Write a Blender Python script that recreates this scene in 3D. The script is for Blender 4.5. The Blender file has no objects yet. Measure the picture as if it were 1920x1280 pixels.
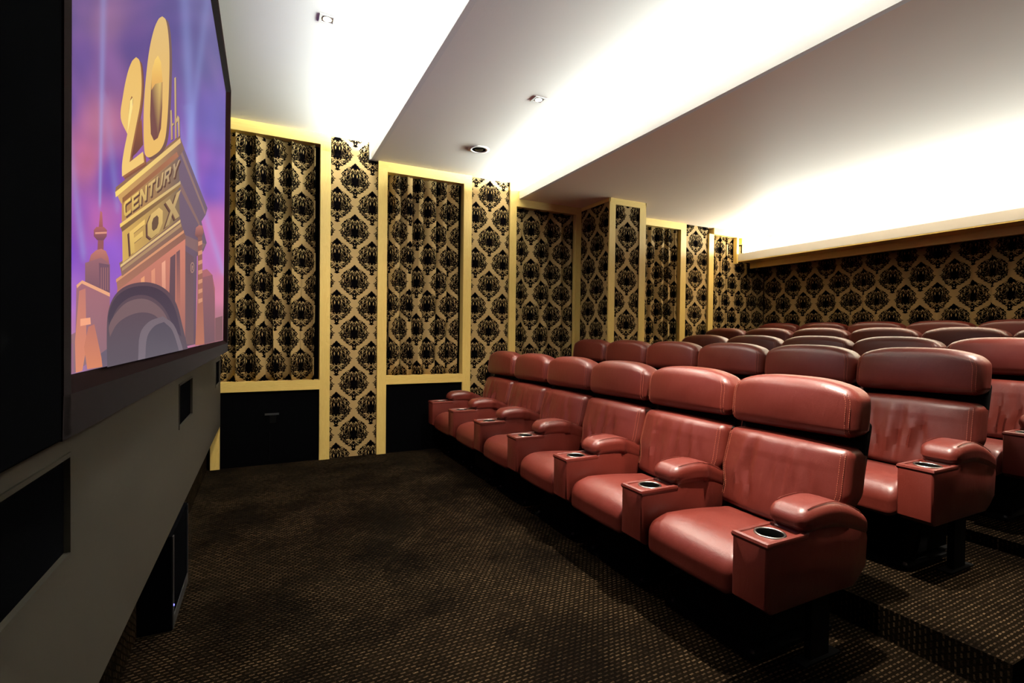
import bpy, bmesh, math, random
import numpy as np
from mathutils import Vector, Matrix
R = math.radians
sc = bpy.context.scene
COL = sc.collection
random.seed(7)

# ------------------------------------------------------------------ camera
CAMZ = 1.35
F, YAW, PIT, ROL = 930.68, R(26.4574), R(-0.8923), R(0.6665)
def px_ray(x, y):
    X = x-960; V = 640-y
    c, s = math.cos(ROL), math.sin(ROL)
    a = (X*c-V*s)/F; b = (X*s+V*c)/F
    c, s = math.cos(PIT), math.sin(PIT)
    D = c-b*s; U = s+b*c
    c, s = math.cos(YAW), math.sin(YAW)
    return Vector((a*c+D*s, -a*s+D*c, U))
right = px_ray(1960, 640)-px_ray(960, 640); up = px_ray(960, -360)-px_ray(960, 640); fwd = px_ray(960, 640)
right.normalize(); up.normalize(); fwd.normalize()
cd = bpy.data.cameras.new('camera'); cam = bpy.data.objects.new('camera', cd); COL.objects.link(cam)
cd.sensor_width = 36; cd.lens = 36*F/1920; cd.clip_start = .02
M = Matrix.Identity(4)
for i in range(3):
    M[i][0] = right[i]; M[i][1] = up[i]; M[i][2] = -fwd[i]
M[2][3] = CAMZ
cam.matrix_world = M
sc.camera = cam

# ------------------------------------------------------------------ node helpers
class N:
    """socket wrapper with arithmetic, to write shader maths as expressions"""
    nt = None
    def __init__(s, k): s.k = k
    @staticmethod
    def op(o, *a, clamp=False):
        n = N.nt.nodes.new('ShaderNodeMath'); n.operation = o; n.use_clamp = clamp
        for i, v in enumerate(a):
            if isinstance(v, N): N.nt.links.new(v.k, n.inputs[i])
            else: n.inputs[i].default_value = v
        return N(n.outputs[0])
    def __add__(s, o): return N.op('ADD', s, o)
    __radd__ = __add__
    def __sub__(s, o): return N.op('SUBTRACT', s, o)
    def __rsub__(s, o): return N.op('SUBTRACT', o, s)
    def __mul__(s, o): return N.op('MULTIPLY', s, o)
    __rmul__ = __mul__
    def __truediv__(s, o): return N.op('DIVIDE', s, o)
    def __lt__(s, o): return N.op('LESS_THAN', s, o)
    def __gt__(s, o): return N.op('GREATER_THAN', s, o)
def nabs(a): return N.op('ABSOLUTE', a)
def nmax(a, b): return N.op('MAXIMUM', a, b)
def nmin(a, b): return N.op('MINIMUM', a, b)
def npow(a, b): return N.op('POWER', a, b)
def nlen(a, b): return N.op('SQRT', a*a+b*b)
def frac(a): return N.op('FRACT', a)
def mixf(t, a, b): return a+(b-a)*t
def comb(x, y, z=0.0):
    n = N.nt.nodes.new('ShaderNodeCombineXYZ')
    for i, v in enumerate((x, y, z)):
        if isinstance(v, N): N.nt.links.new(v.k, n.inputs[i])
        else: n.inputs[i].default_value = v
    return N(n.outputs[0])
def sep(v):
    n = N.nt.nodes.new('ShaderNodeSeparateXYZ'); N.nt.links.new(v.k, n.inputs[0])
    return N(n.outputs[0]), N(n.outputs[1]), N(n.outputs[2])
def noise(v, scale, detail=2.0, rough=.5, dist=0.0):
    n = N.nt.nodes.new('ShaderNodeTexNoise')
    if v is not None: N.nt.links.new(v.k, n.inputs['Vector'])
    n.inputs['Scale'].default_value = scale; n.inputs['Detail'].default_value = detail
    n.inputs['Roughness'].default_value = rough; n.inputs['Distortion'].default_value = dist
    return N(n.outputs[0])
def coord(kind):
    n = N.nt.nodes.new('ShaderNodeTexCoord'); return N(n.outputs[kind])
def scalev(v, s):
    n = N.nt.nodes.new('ShaderNodeVectorMath'); n.operation = 'MULTIPLY'
    N.nt.links.new(v.k, n.inputs[0]); n.inputs[1].default_value = s; return N(n.outputs[0])
def mixc(t, a, b):
    n = N.nt.nodes.new('ShaderNodeMix'); n.data_type = 'RGBA'
    if isinstance(t, N): N.nt.links.new(t.k, n.inputs[0])
    else: n.inputs[0].default_value = t
    for i, v in ((6, a), (7, b)):
        if isinstance(v, N): N.nt.links.new(v.k, n.inputs[i])
        else: n.inputs[i].default_value = (*v, 1)
    return N(n.outputs[2])
def material(name, rough=.5, spec=.5, metal=0.0, color=(.5, .5, .5), fn=None, **kw):
    m = bpy.data.materials.new(name); m.use_nodes = True
    nt = m.node_tree; N.nt = nt
    b = nt.nodes['Principled BSDF']
    b.inputs['Base Color'].default_value = (*color, 1)
    b.inputs['Roughness'].default_value = rough; b.inputs['Metallic'].default_value = metal
    b.inputs['Specular IOR Level'].default_value = spec
    for k, v in kw.items(): b.inputs[k.replace('_', ' ')].default_value = v
    if fn:
        r = fn() or {}
        for k, v in r.items():
            if k == 'bump':
                h, st, d = v
                n = nt.nodes.new('ShaderNodeBump'); n.inputs['Strength'].default_value = st; n.inputs['Distance'].default_value = d
                nt.links.new(h.k, n.inputs['Height']); nt.links.new(n.outputs[0], b.inputs['Normal'])
            else: nt.links.new(v.k, b.inputs[k])
    return m

# ------------------------------------------------------------------ damask
def damask_fn():
    uv = coord('UV'); x, z, _ = sep(uv)
    px, pz = x/.364, z/.546
    ax, az = frac(px)-.5, frac(pz)-.5
    bx, bz = frac(px+.5)-.5, frac(pz+.5)-.5
    c = (nabs(ax)+nabs(az)) < .5
    lx, lz = mixf(c, bx, ax), mixf(c, bz, az)
    u = nabs(lx)*(.364/.158); v = lz*(.546/.190)
    # half width of the motif against height, leaf points included
    OUT = [(-1, 0), (-.96, .12), (-.925, .21), (-.895, .11), (-.85, .10), (-.80, .15), (-.755, .12), (-.725, .24), (-.70, .38), (-.66, .36), (-.62, .45), (-.575, .60), (-.545, .52), (-.50, .58), (-.45, .73), (-.41, .68), (-.36, .78), (-.30, .90), (-.26, .84),
           (-.20, .88), (-.14, .98), (-.10, .91), (-.05, .98), (-.01, 1.07), (.035, .93), (.09, .90), (.14, .82), (.21, .83), (.27, .88), (.315, .99), (.35, .87), (.41, .84), (.46, .74), (.50, .72), (.545, .73), (.58, .60), (.63, .58), (.68, .49), (.725, .43), (.745, .28), (.765, .24), (.79, .29), (.82, .18), (.855, .22), (.88, .10), (.92, .11), (.955, .05), (1, 0)]
    fc = N.nt.nodes.new('ShaderNodeFloatCurve'); cv = fc.mapping.curves[0]
    pts = [((p+1)/2, q/1.2) for p, q in OUT]
    while len(cv.points) < len(pts): cv.points.new(.5, .5)
    for P, (p, q) in zip(cv.points, pts): P.location = (p, q); P.handle_type = 'VECTOR'
    fc.mapping.update(); fc.inputs[0].default_value = 1
    N.nt.links.new(((v+1.0)*.5).k, fc.inputs[1])
    wv = N(fc.outputs[0])*1.2
    def dia(cu, cv_, ru, rv): return (nabs(u-cu)/ru+nabs(v-cv_)/rv) < 1.0
    def disc(cu, cv_, ru, rv): return nlen((u-cu)/ru, (v-cv_)/rv) < 1.0
    m = (u < wv)*(nabs(v) < 1.0)
    # scroll shaped cut-outs, mirrored about the axis of the motif
    lv = comb(u, v, 0.0)
    n1 = noise(lv, 4.6, 0.0, .5, .9)
    n2 = noise(comb(u, v, 7.3), 7.5, 0.0, .5, .6)
    core = nlen(u/.28, (v-.02)/.42)
    wid = nmin(nmax((core-.75)*.045, 0.0), .020)
    cut = nmax(nabs(n1-.5) < wid, nabs(n2-.47) < (wid*.5))
    def arc(cu, cv, ra, w, hv=None):
        d = nabs(nlen(u-cu, v-cv)-ra) < w
        if hv is not None: d = d*((v-cv)*hv > 0.0)
        return d
    extra = nmax(nmax(arc(.22, -.52, .11, .022, 1), disc(.20, -.52, .04, .05)), nmax(dia(.36, -.34, .17, .05), arc(0, -.30, .12, .014, -1)))
    extra = nmax(extra, nmax(nmax(arc(.16, .52, .08, .018, 1), dia(.13, .26, .04, .12)), nmax(disc(0, -.64, .03, .04), dia(.74, .06, .045, .15))))
    extra = nmax(extra, nmax(nmax(arc(.40, .62, .065, .022, 1), disc(.41, .57, .03, .03)), nmax(dia(.57, .36, .04, .12), nmax(disc(0, -.80, .03, .035), dia(.31, .34, .03, .16)))))
    edge = (u < (wv-.055))*((v-u*.5) < .60)*(v > -.72)
    cut = nmax(cut*edge, extra)
    mask = m*(1.0-cut)
    fl = noise(scalev(uv, (1, 1, 1)), 700, 1.0)
    gold = mixc(fl, (.23, .152, .060), (.37, .250, .105))
    col = mixc(mask, gold, (.0012, .001, .0012))
    return {'Base Color': col, 'Roughness': mixf(mask, .6, .9), 'Specular IOR Level': (1.0-mask)*.12, 'bump': (mask, .25, .002)}
M_DAM = material('damask_fabric', rough=.6, spec=.22, fn=damask_fn)

def wood_fn():
    o = coord('UV')
    w = scalev(o, (22, 1.6, 1))
    n = noise(w, 1.0, 4.0, .6, .4)
    k = noise(scalev(o, (60, 5, 1)), 3.0, 2.0)
    g = frac(n*9.0)
    c = mixc(g, (.56, .375, .10), (.68, .49, .155))
    c = mixc(k, c, (.63, .45, .13))
    return {'Base Color': c, 'bump': (g, .08, .001)}
M_WOOD = material('pale_pine', rough=.42, spec=.4, fn=wood_fn)
def paint(name, c, r=.6, a=.05, spec=.3):
    def fn():
        o = coord('Object'); n = noise(o, 1.3, 4.0, .6); m = noise(o, 90, 2.0)
        d = tuple(v*(1-a) for v in c)
        return {'Base Color': mixc(n, c, d), 'bump': (m, .10, .002)}
    return material(name, rough=r, spec=spec, fn=fn)
M_CEIL1 = paint('ceiling_paint', (.90, .89, .87))
M_CEIL2 = paint('warm_ceiling_paint', (.86, .83, .79))
M_CEIL3 = paint('bounce_tinted_ceiling', (.88, .72, .57))  # warm light reflected up from the brown room is tinted into this colour
M_LIP = paint('white_cove_paint', (.80, .79, .77))
M_BLACK = paint('black_fabric', (.0015, .0015, .0018), .95, .2, 0.0)
M_DARKWALL = paint('dark_wall_paint', (.06, .055, .05), .8)
def bulk_fn():
    o = coord('Object')
    n = noise(o, 1.1, 5.0, .65); s = noise(scalev(o, (1, 3, 14)), 2.0, 4.0, .6)
    sc_ = (s > .68)
    c = mixc(n, (.021, .0165, .0118), (.029, .0235, .0170))
    return {'Base Color': mixc(sc_*.12, c, (.04, .035, .03)), 'bump': (noise(o, 120, 1.0), .08, .001)}
M_BULK = material('grey_brown_paint', rough=.7, spec=.12, fn=bulk_fn)
def velvet_fn():
    o = coord('Object'); n = noise(o, 25, 4.0, .7)
    return {'Base Color': mixc(n, (.0028, .0009, .0009), (.0062, .0022, .0022)), 'bump': (noise(o, 400, 1.0), .2, .001)}
M_VELVET = material('dark_velvet', rough=.85, spec=0.0, fn=velvet_fn, Sheen_Weight=.02)
M_BLACKGLOSS = material('black_plastic', rough=.35, spec=.15, color=(.002, .002, .002))
M_METAL = material('brushed_nickel', rough=.28, metal=1.0, color=(.36, .33, .30))
M_BOLT = material('dark_steel', rough=.35, metal=1.0, color=(.25, .25, .26))
M_WHITEP = material('white_enamel', rough=.4, color=(.78, .77, .75))
def carpet_fn():
    o = coord('Object'); x, y, z = sep(o)
    w1 = noise(o, 9, 2.0); 
    X = (x+z)/.030+(w1-.5)*.5; Y = y/.020+(w1-.5)*.6
    row = N.op('FLOOR', Y); X2 = X+row*.5
    cx = frac(X2)-.5; cy = frac(Y)-.5
    cell = N.nt.nodes.new('ShaderNodeTexWhiteNoise'); N.nt.links.new(comb(N.op('FLOOR', X2), row, 0.0).k, cell.inputs['Vector'])
    rnd = N(cell.outputs[0])
    d = (nabs(cx+cy*.25) < .33)*(nabs(cy-cx*.15) < .17)
    fine = noise(o, 320, 1.0)
    cloud = noise(o, 2.1, 5.0, .62)
    k = mixf(N.op('MULTIPLY', (cloud-.38)*4.5, 1.0, clamp=True), .28, 1.0)
    base = mixc(fine, (.0016, .0011, .0007), (.0075, .0050, .0027))
    flk = mixc(rnd, (.012, .0078, .005), (.050, .032, .018))
    c = mixc(d, base, flk)
    c = mixc(k, (.0012, .0009, .0008), c)
    return {'Base Color': c, 'bump': (d*.6+fine*.6, .6, .004)}
M_CARPET = material('woven_brown_carpet', rough=.95, spec=0.0, fn=carpet_fn)
def leather(name, ca, cb, rough):
    def fn():
        o = coord('Object')
        v = N.nt.nodes.new('ShaderNodeTexVoronoi'); N.nt.links.new(o.k, v.inputs['Vector']); v.inputs['Scale'].default_value = 260
        g = N(v.outputs[0]); n = noise(o, 7, 4.0, .6); w = noise(scalev(o, (1, 1.0, .35)), 16, 3.0, .55, 1.2)
        return {'Base Color': mixc(n, ca, cb), 'Roughness': n*.14+(rough-.07), 'bump': (g*.10+w*.9, .14, .012)}
    return material(name, rough=rough, spec=.5, fn=fn)
M_LEATHER = leather('oxblood_leather', (.078, .0100, .0060), (.105, .0145, .0088), .40)
M_THREAD = material('light_red_thread', rough=.5, color=(.34, .09, .05))
M_RUBBER = material('black_metal_base', rough=.7, spec=.05, color=(.003, .003, .003))

def emis(name, col, st):
    m = bpy.data.materials.new(name); m.use_nodes = True; nt = m.node_tree
    b = nt.nodes['Principled BSDF']; b.inputs['Base Color'].default_value = (0, 0, 0, 1)
    b.inputs['Emission Color'].default_value = (*col, 1); b.inputs['Emission Strength'].default_value = st
    return m
M_BULB = emis('halogen_glow', (1, .93, .82), 30)
M_LED = emis('blue_led', (.15, .15, 1), 4)

# ------------------------------------------------------------------ mesh helpers
class MB:
    def __init__(s): s.v = []; s.f = []; s.uv = []
    def quad(s, a, b, c, d, uv=None):
        i = len(s.v); s.v += [tuple(a), tuple(b), tuple(c), tuple(d)]; s.f.append((i, i+1, i+2, i+3)); s.uv.append(uv)
    def box(s, x0, x1, y0, y1, z0, z1, grain=None):
        P = lambda i: ((x0, x1)[i & 1], (y0, y1)[i >> 1 & 1], (z0, z1)[i >> 2])
        d = (x1-x0, y1-y0, z1-z0)
        L = max(range(3), key=lambda k: d[k]) if grain is None else grain
        for q in ((0, 4, 6, 2), (1, 3, 7, 5), (0, 1, 5, 4), (2, 6, 7, 3), (0, 2, 3, 1), (4, 5, 7, 6)):
            pts = [P(i) for i in q]
            ax = [k for k in range(3) if len({p[k] for p in pts}) > 1]
            if len(ax) < 2: ax = [0, 1]
            if L in ax: v_ = L; u_ = [k for k in ax if k != L][0]
            else: u_, v_ = ax[:2]
            s.quad(*pts, uv=[(p[u_]+p[3-u_-v_]*.7, p[v_]) for p in pts])
    def grid(s, nu, nv, fn, uvf=None, closeu=False):
        b = len(s.v)
        for j in range(nv+1):
            for i in range(nu+(0 if closeu else 1)): s.v.append(tuple(fn(i/nu, j/nv)))
        w = nu+(0 if closeu else 1)
        for j in range(nv):
            for i in range(nu):
                i2 = (i+1) % w
                s.f.append((b+j*w+i, b+j*w+i2, b+(j+1)*w+i2, b+(j+1)*w+i))
                s.uv.append([uvf(i/nu, j/nv), uvf((i+1)/nu, j/nv), uvf((i+1)/nu, (j+1)/nv), uvf(i/nu, (j+1)/nv)] if uvf else None)
    def add(s, vs, fs):
        b = len(s.v); s.v += [tuple(v) for v in vs]
        for f in fs: s.f.append(tuple(b+i for i in f)); s.uv.append(None)
    def lathe(s, prof, n, c=(0, 0, 0), axis=2):
        b = len(s.v)
        for (r, h) in prof:
            for i in range(n):
                a = 2*math.pi*i/n; p = (r*math.cos(a), r*math.sin(a), h)
                if axis == 0: p = (p[2], p[0], p[1])
                if axis == 1: p = (p[0], p[2], p[1])
                s.v.append((p[0]+c[0], p[1]+c[1], p[2]+c[2]))
        for j in range(len(prof)-1):
            for i in range(n):
                s.f.append((b+j*n+i, b+j*n+(i+1) % n, b+(j+1)*n+(i+1) % n, b+(j+1)*n+i)); s.uv.append(None)
    def tube(s, pts, r, n=8):
        pts = [Vector(p) for p in pts]; b = len(s.v)
        for k, p in enumerate(pts):
            t = (pts[min(k+1, len(pts)-1)]-pts[max(k-1, 0)]).normalized()
            a = t.cross(Vector((0, 0, 1)) if abs(t.z) < .9 else Vector((1, 0, 0))).normalized(); c = t.cross(a)
            for i in range(n):
                q = 2*math.pi*i/n; s.v.append(tuple(p+a*r*math.cos(q)+c*r*math.sin(q)))
        for k in range(len(pts)-1):
            for i in range(n):
                s.f.append((b+k*n+i, b+k*n+(i+1) % n, b+(k+1)*n+(i+1) % n, b+(k+1)*n+i)); s.uv.append(None)
        s.f.append(tuple(b+i for i in range(n))); s.uv.append(None)
        s.f.append(tuple(b+(len(pts)-1)*n+i for i in range(n))); s.uv.append(None)
    def rbox(s, sx, sy, sz, r, n=8, m=3, deform=None):
        """rounded box centred on 0, n cells across each flat, m cells round each edge"""
        def L(h):
            a = [-h+r*(1-math.cos(math.pi/2*k/m)) if 0 else -h+r*(1-math.tan(math.pi/4*(1-k/m))) for k in range(m)]
            mid = [(-h+r)+(2*h-2*r)*k/n for k in range(n+1)]
            return a+mid+[-q for q in reversed(a)]
        hs = (sx/2, sy/2, sz/2); Ls = [L(h) for h in hs]; idx = {}
        def vert(i, j, k):
            key = (i, j, k)
            if key not in idx:
                p = Vector((Ls[0][i], Ls[1][j], Ls[2][k]))
                c = Vector([max(-h+r, min(h-r, q)) for q, h in zip(p, hs)])
                d = p-c
                if d.length > 1e-9: p = c+d.normalized()*r
                if deform: p = Vector(deform(p.x, p.y, p.z))
                idx[key] = len(s.v); s.v.append(tuple(p))
            return idx[key]
        K = len(Ls[0])-1
        for i in range(K):
            for j in range(K):
                for e, fl in ((0, 1), (K, 0)):
                    for q in ([(i, j, e), (i+1, j, e), (i+1, j+1, e), (i, j+1, e)], [(i, e, j), (i, e, j+1), (i+1, e, j+1), (i+1, e, j)], [(e, i, j), (e, i+1, j), (e, i+1, j+1), (e, i, j+1)]):
                        f = [vert(*t) for t in q]
                        s.f.append(tuple(reversed(f)) if fl else tuple(f)); s.uv.append(None)
    def build(s, name, mat, parent=None, smooth=False, angle=40, bevel=0):
        me = bpy.data.meshes.new(name); me.from_pydata(s.v, [], s.f)
        if any(u is not None for u in s.uv):
            l = me.uv_layers.new(name='UVMap'); k = 0
            for f, u in zip(s.f, s.uv):
                for t in range(len(f)):
                    if u: l.data[k].uv = u[t]
                    k += 1
        me.materials.append(mat)
        bm = bmesh.new(); bm.from_mesh(me)
        if not any(u is not None for u in s.uv): bmesh.ops.remove_doubles(bm, verts=bm.verts, dist=1e-5); bmesh.ops.recalc_face_normals(bm, faces=bm.faces)
        bm.to_mesh(me); bm.free()
        if smooth:
            me.shade_smooth(); me.set_sharp_from_angle(angle=R(angle))
        o = bpy.data.objects.new(name, me); COL.objects.link(o)
        if parent: o.parent = parent
        if bevel:
            b = o.modifiers.new('bevel', 'BEVEL'); b.width = bevel; b.segments = 2; b.limit_method = 'ANGLE'
        return o
def struct(o): o['kind'] = 'structure'; return o
def tag(o, label, cat, group=None):
    o['label'] = label; o['category'] = cat
    if group: o['group'] = group
    return o
def empty(name, loc=(0, 0, 0)):
    o = bpy.data.objects.new(name, None); COL.objects.link(o); o.location = loc; o.empty_display_size = .1; return o
def sbox(name, mat, *b, bevel=0):
    m = MB(); m.box(*b); return struct(m.build(name, mat, bevel=bevel))

# ------------------------------------------------------------------ room dimensions
W = 5.56; YN = -1.6; XB = 7.6
C1, C2, C3 = 3.4116, 3.2257, 3.0346
S1, S2 = 1.045, 2.86
RISE = [0, .14, .21, .31, .41]
NOS = [2.495, 3.78, 4.94, 6.10]
ROWX = [2.41+d for d in (0, 1.18, 2.34, 3.5, 4.66)]
AISLE = .80

# floor: stepped platforms, one carpeted shell
m = MB()
m.box(-.95, XB+.1, YN, W+.08, -.1, 0)
xs = NOS+[XB+.08]
for k in range(4): m.box(xs[k], xs[k+1], AISLE, W+.06, -.05, RISE[k+1])
for k in range(4): m.box(xs[k]+.55, xs[k+1]+(.55 if k < 3 else 0), YN, AISLE, -.05, RISE[k+1])
struct(m.build('floor', M_CARPET))

# ceilings
m = MB(); m.box(-.95, S1+.62, YN, W+.1, C1, C1+.05); struct(m.build('ceiling', M_CEIL1))
m = MB(); m.box(S1+.02, S2+.62, YN, W+.1, C2, C2+.03); struct(m.build('ceiling', M_CEIL2))
m = MB(); m.box(S2+.02, XB+.1, YN, W+.1, C3, C3+.03); struct(m.build('ceiling', M_CEIL3))
m = MB(); m.box(S1-.02, S1+.02, YN, W-.001, C2, C2+.085); m.box(S1+.58, S1+.62, YN, W, C2+.03, C1)
struct(m.build('trim_cove_front', M_LIP))
m = MB(); m.box(S2-.02, S2+.02, YN, W-.013, C3, C3+.105); m.box(S2+.58, S2+.62, YN, W, C3+.03, C2)
struct(m.build('trim_cove_middle', M_LIP))

# walls that carry the room
sbox('wall_far', M_BLACK, -.95, XB+.1, W+.16, W+.22, -.1, 3.6)
sbox('wall_back', M_DARKWALL, XB+.05, XB+.1, YN, W+.2, -.1, 3.6)
sbox('wall_near', M_DARKWALL, -.95, XB+.1, YN-.06, YN, -.1, 2.15)
sbox('wall_near_bounce', paint('bounce_wall_paint', (.85, .82, .78)), -.95, XB+.1, YN-.06, YN, 2.15, 3.6)  # unseen upper band, made pale to bounce light onto the ceilings
sbox('wall_screen', M_DARKWALL, -1.0, -.95, YN, W+.2, -.1, 3.6)

# ------------------------------------------------------------------ far wall: frames, panels, curtains
YF = W; YP = W+.02
n_tr = [0]
def trim(*b, bevel=.003):
    n_tr[0] += 1
    return sbox('trim_%d' % n_tr[0], M_WOOD, *b, bevel=bevel)
def frame(name_parts, y0=YF-.012, y1=YF+.10):
    m = MB()
    for (x0, x1, z0, z1) in name_parts: m.box(x0, x1, y0, y1, z0, z1)
    n_tr[0] += 1
    return struct(m.build('trim_%d' % n_tr[0], M_WOOD, bevel=.003))
# bay 1
frame([(-.47, -.39, 0, 3.30), (.512, .614, 0, 3.30), (-.47, .614, 3.30, C1), (-.39, .512, .745, .842)])
frame([(1.106, 1.206, 0, 3.118), (2.105, 2.206, 0, 3.118), (1.106, 2.206, 3.118, C2), (1.206, 2.105, .77, .865)])
frame([(2.714, 2.807, 0, C2), (2.807, 2.84, C3, C2), (3.690, 3.775, 0, 2.94), (2.807, 3.775, 2.94, C3)])
frame([(5.565, 5.673, 0, 2.935), (4.35, 5.673, 2.935, C3)])
frame([(6.153, 6.257, 0, 2.935), (6.257, 6.93, 2.935, C3), (6.772, 6.812, 2.52, 2.935), (6.89, 6.93, 2.84, 2.935)])
def flat(name, x0, x1, z0, z1, ux=.865, uz=2.978, y=YP):
    m = MB(); m.box(x0, x1, y, y+.03, z0, z1)
    m.uv = [[(m.v[i][0]-ux+.182+364*0, m.v[i][2]-uz+.273) for i in f] for f in m.f]
    return struct(m.build(name, M_DAM))
def off(x, y): # lattice phase from a motif centre seen at a pixel, on the far wall
    r = px_ray(x, y); t = YP/r.y; return t*r.x, CAMZ+t*r.z
flat('wall_panel_1', .614, 1.106, .0, 3.4116)
a = off(918.6, 368); flat('wall_panel_2', 2.206, 2.714, 0, C2, *a)
a = off(1304.5, 455); flat('wall_panel_3', 5.673, 6.153, 0, C3, *a)
# white end piece of the front cove on the wall
sbox('trim_cove_end', M_LIP, S1-.035, S1+.02, W-.012, W+.02, C2, C1-.001)
sbox('trim_cove_end_middle', M_LIP, S2-.02, S2+.6, W-.012, W+.02, C3+.002, C2-.001)
# pilaster
PX0, PX1, PY = 3.775, 4.35, 4.94
m = MB(); m.box(PX0+.006, PX1-.004, PY+.012, W+.1, 0, C3-.001)
uvs = []
for f in m.f:
    ps = [m.v[i] for i in f]
    if len({round(p[1], 4) for p in ps}) == 1:
        uvs.append([(p[0]-4.063+.182, p[2]-2.58+.273) for p in ps])
    else: uvs.append([(-p[1]+5.20+.182, p[2]-2.48+.273) for p in ps])
m.uv = uvs; struct(m.build('wall_pilaster', M_DAM))
m = MB()
m.box(PX0, PX0+.092, PY, PY+.02, 0, C3-.075); m.box(PX1-.1, PX1, PY, PY+.02, 0, C3-.075); m.box(PX0, PX1, PY, PY+.02, C3-.075, C3)
m.box(PX0-.004, PX0+.012, PY, W, C3-.045, C3); m.box(PX1-.01, PX1+.002, PY, W, C3-.045, C3)
n_tr[0] += 1; struct(m.build('trim_%d' % n_tr[0], M_WOOD, bevel=.002))
# black fabric panels below the rails
sbox('wall_panel_black_1', M_BLACK, -.39, .512, W+.01, W+.05, 0, .745)
sbox('wall_panel_black_2', M_BLACK, 1.206, 2.105, W+.01, W+.05, 0, .77)
sbox('wall_panel_black_3', M_BLACK, 2.807, 3.69, W+.01, W+.05, 0, .77)

def curtain(name, label, x0, x1, z0, z1, y, seed, amp=.042, full=1.28, ux=0, uz=0, folds=None, along='x'):
    """pleated cloth; u runs along the cloth so the pattern follows the folds"""
    rnd = random.Random(seed); L = x1-x0
    n = folds or max(3, int(L/.165))
    ph = [rnd.uniform(-.25, .25) for _ in range(n+2)]; am = [rnd.uniform(.55, 1.25) for _ in range(n+2)]
    cols = n*18
    xs_, ys_ = [], []
    for i in range(cols+1):
        t = i/cols*n; k = int(min(t, n-1)); fr = t-k
        a0 = am[k]*(1-fr)+am[k+1]*fr; p0 = ph[k]*(1-fr)+ph[k+1]*fr
        w = 2*math.pi*(t+p0)
        s_ = math.sin(w)
        ys_.append(amp*a0*(s_ if s_ < 0 else s_*abs(s_)**.3)+amp*.3*math.sin(w*2+seed))
        xs_.append(x0+L*i/cols+amp*.35*a0*math.sin(w*2+1.0))
    us = [0]
    for i in range(cols): us.append(us[-1]+math.hypot(xs_[i+1]-xs_[i], ys_[i+1]-ys_[i]))
    sw = [rnd.uniform(-1, 1) for _ in range(6)]
    def fn(a, b):
        i = round(a*cols); z = z0+(z1-z0)*b
        k = .78+.3*(1-b)+.05*math.sin(7*b+i*.08+sw[0])
        dx = .008*(1-b)*math.sin(9*b+i*.05+sw[1])
        if along == 'x': return (xs_[i]+dx, y+.022+ys_[i]*k, z)
        return (y+.022+ys_[i]*k, xs_[i]+dx, z)
    def uvf(a, b): return (us[round(a*cols)]*.93+ux, z0+(z1-z0)*b+uz)
    m = MB(); m.grid(cols, 14, fn, uvf)
    o = m.build(name, M_DAM, smooth=True, angle=180)
    sol = o.modifiers.new('thickness', 'SOLIDIFY'); sol.thickness = .003
    return tag(o, label, 'curtain', 'damask curtains in the wall bays')
curtain('curtain', 'gold and black damask curtain in the tall wooden frame right beside the screen', -.385, .485, .79, 3.33, W+.055, 3, ux=.02, uz=.10, folds=5)
curtain('curtain', 'damask curtain in the second wooden frame, left of the front row seats', 1.225, 2.075, .82, 3.14, W+.055, 5, ux=.1, uz=.25, folds=6)
curtain('curtain', 'shaded damask curtain between the ceiling step and the projecting pilaster', 2.81, 3.688, .3, 2.965, W+.045, 8, ux=.05, uz=.05, folds=5, amp=.034)
curtain('curtain', 'narrow dark damask curtain immediately right of the projecting pilaster', 4.36, 5.563, .3, 2.96, W+.045, 11, ux=.15, uz=.2, folds=8, amp=.038)
curtain('curtain', 'damask curtain at the far corner under the end of the back cove shelf', 6.26, 7.5, .4, 2.96, W+.045, 13, ux=.1, uz=.0, folds=9, amp=.026)
curtain('curtain', 'long dark damask curtain hanging behind the last row of seats', -1.0, W+.0, .4, 2.50, 7.44, 17, ux=.1, uz=.05, folds=34, along='y', amp=.022)

# back cove shelf
sbox('wall_cove_end', M_LIP, 6.93, XB+.04, W-.006, W+.02, 2.62, C3-.001)
sbox('wall_cove_rear', M_LIP, XB-.02, XB+.045, YN, W-.006, 2.62, C3-.001)
m = MB(); m.box(6.80, 6.83, YN, W-.012, 2.56, 2.675); m.box(6.83, XB, YN, W, 2.60, 2.62)
struct(m.build('trim_cove_back', paint('stone_white_paint', (.50, .47, .42)), bevel=.003))
m = MB(); m.box(6.803, 7.10, YN, W-.012, 2.545, 2.562); m.box(7.08, 7.11, YN, W-.012, 2.458, 2.546)
m.box(7.11, 7.42, YN, W-.01, 2.50, 2.515)
n_tr[0] += 1; struct(m.build('trim_%d' % n_tr[0], M_WOOD, bevel=.003))

# small bracket and cable on the black panel
t = empty('wall_socket', (.075, W+.01, .40)); tag(t, 'small grey flap of a wall outlet on the black panel beside the screen wall', 'wall outlet')
m = MB(); m.box(-.075, .055, -.012, 0, .10, .118); m.build('cover_flap', M_BOLT, t, bevel=.002)
m = MB(); m.box(-.03, .03, -.008, 0, .02, .095); m.build('socket_plate', M_BLACKGLOSS, t, bevel=.002)
m = MB(); pts = [(.045+.004*math.sin(k*1.3), W-.004, .33-k*.032) for k in range(10)]
m.tube(pts, .004, 6); tag(m.build('cable', M_BLACKGLOSS, smooth=True), 'thin shiny black cable hanging down the black panel to the carpet', 'cable')

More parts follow.
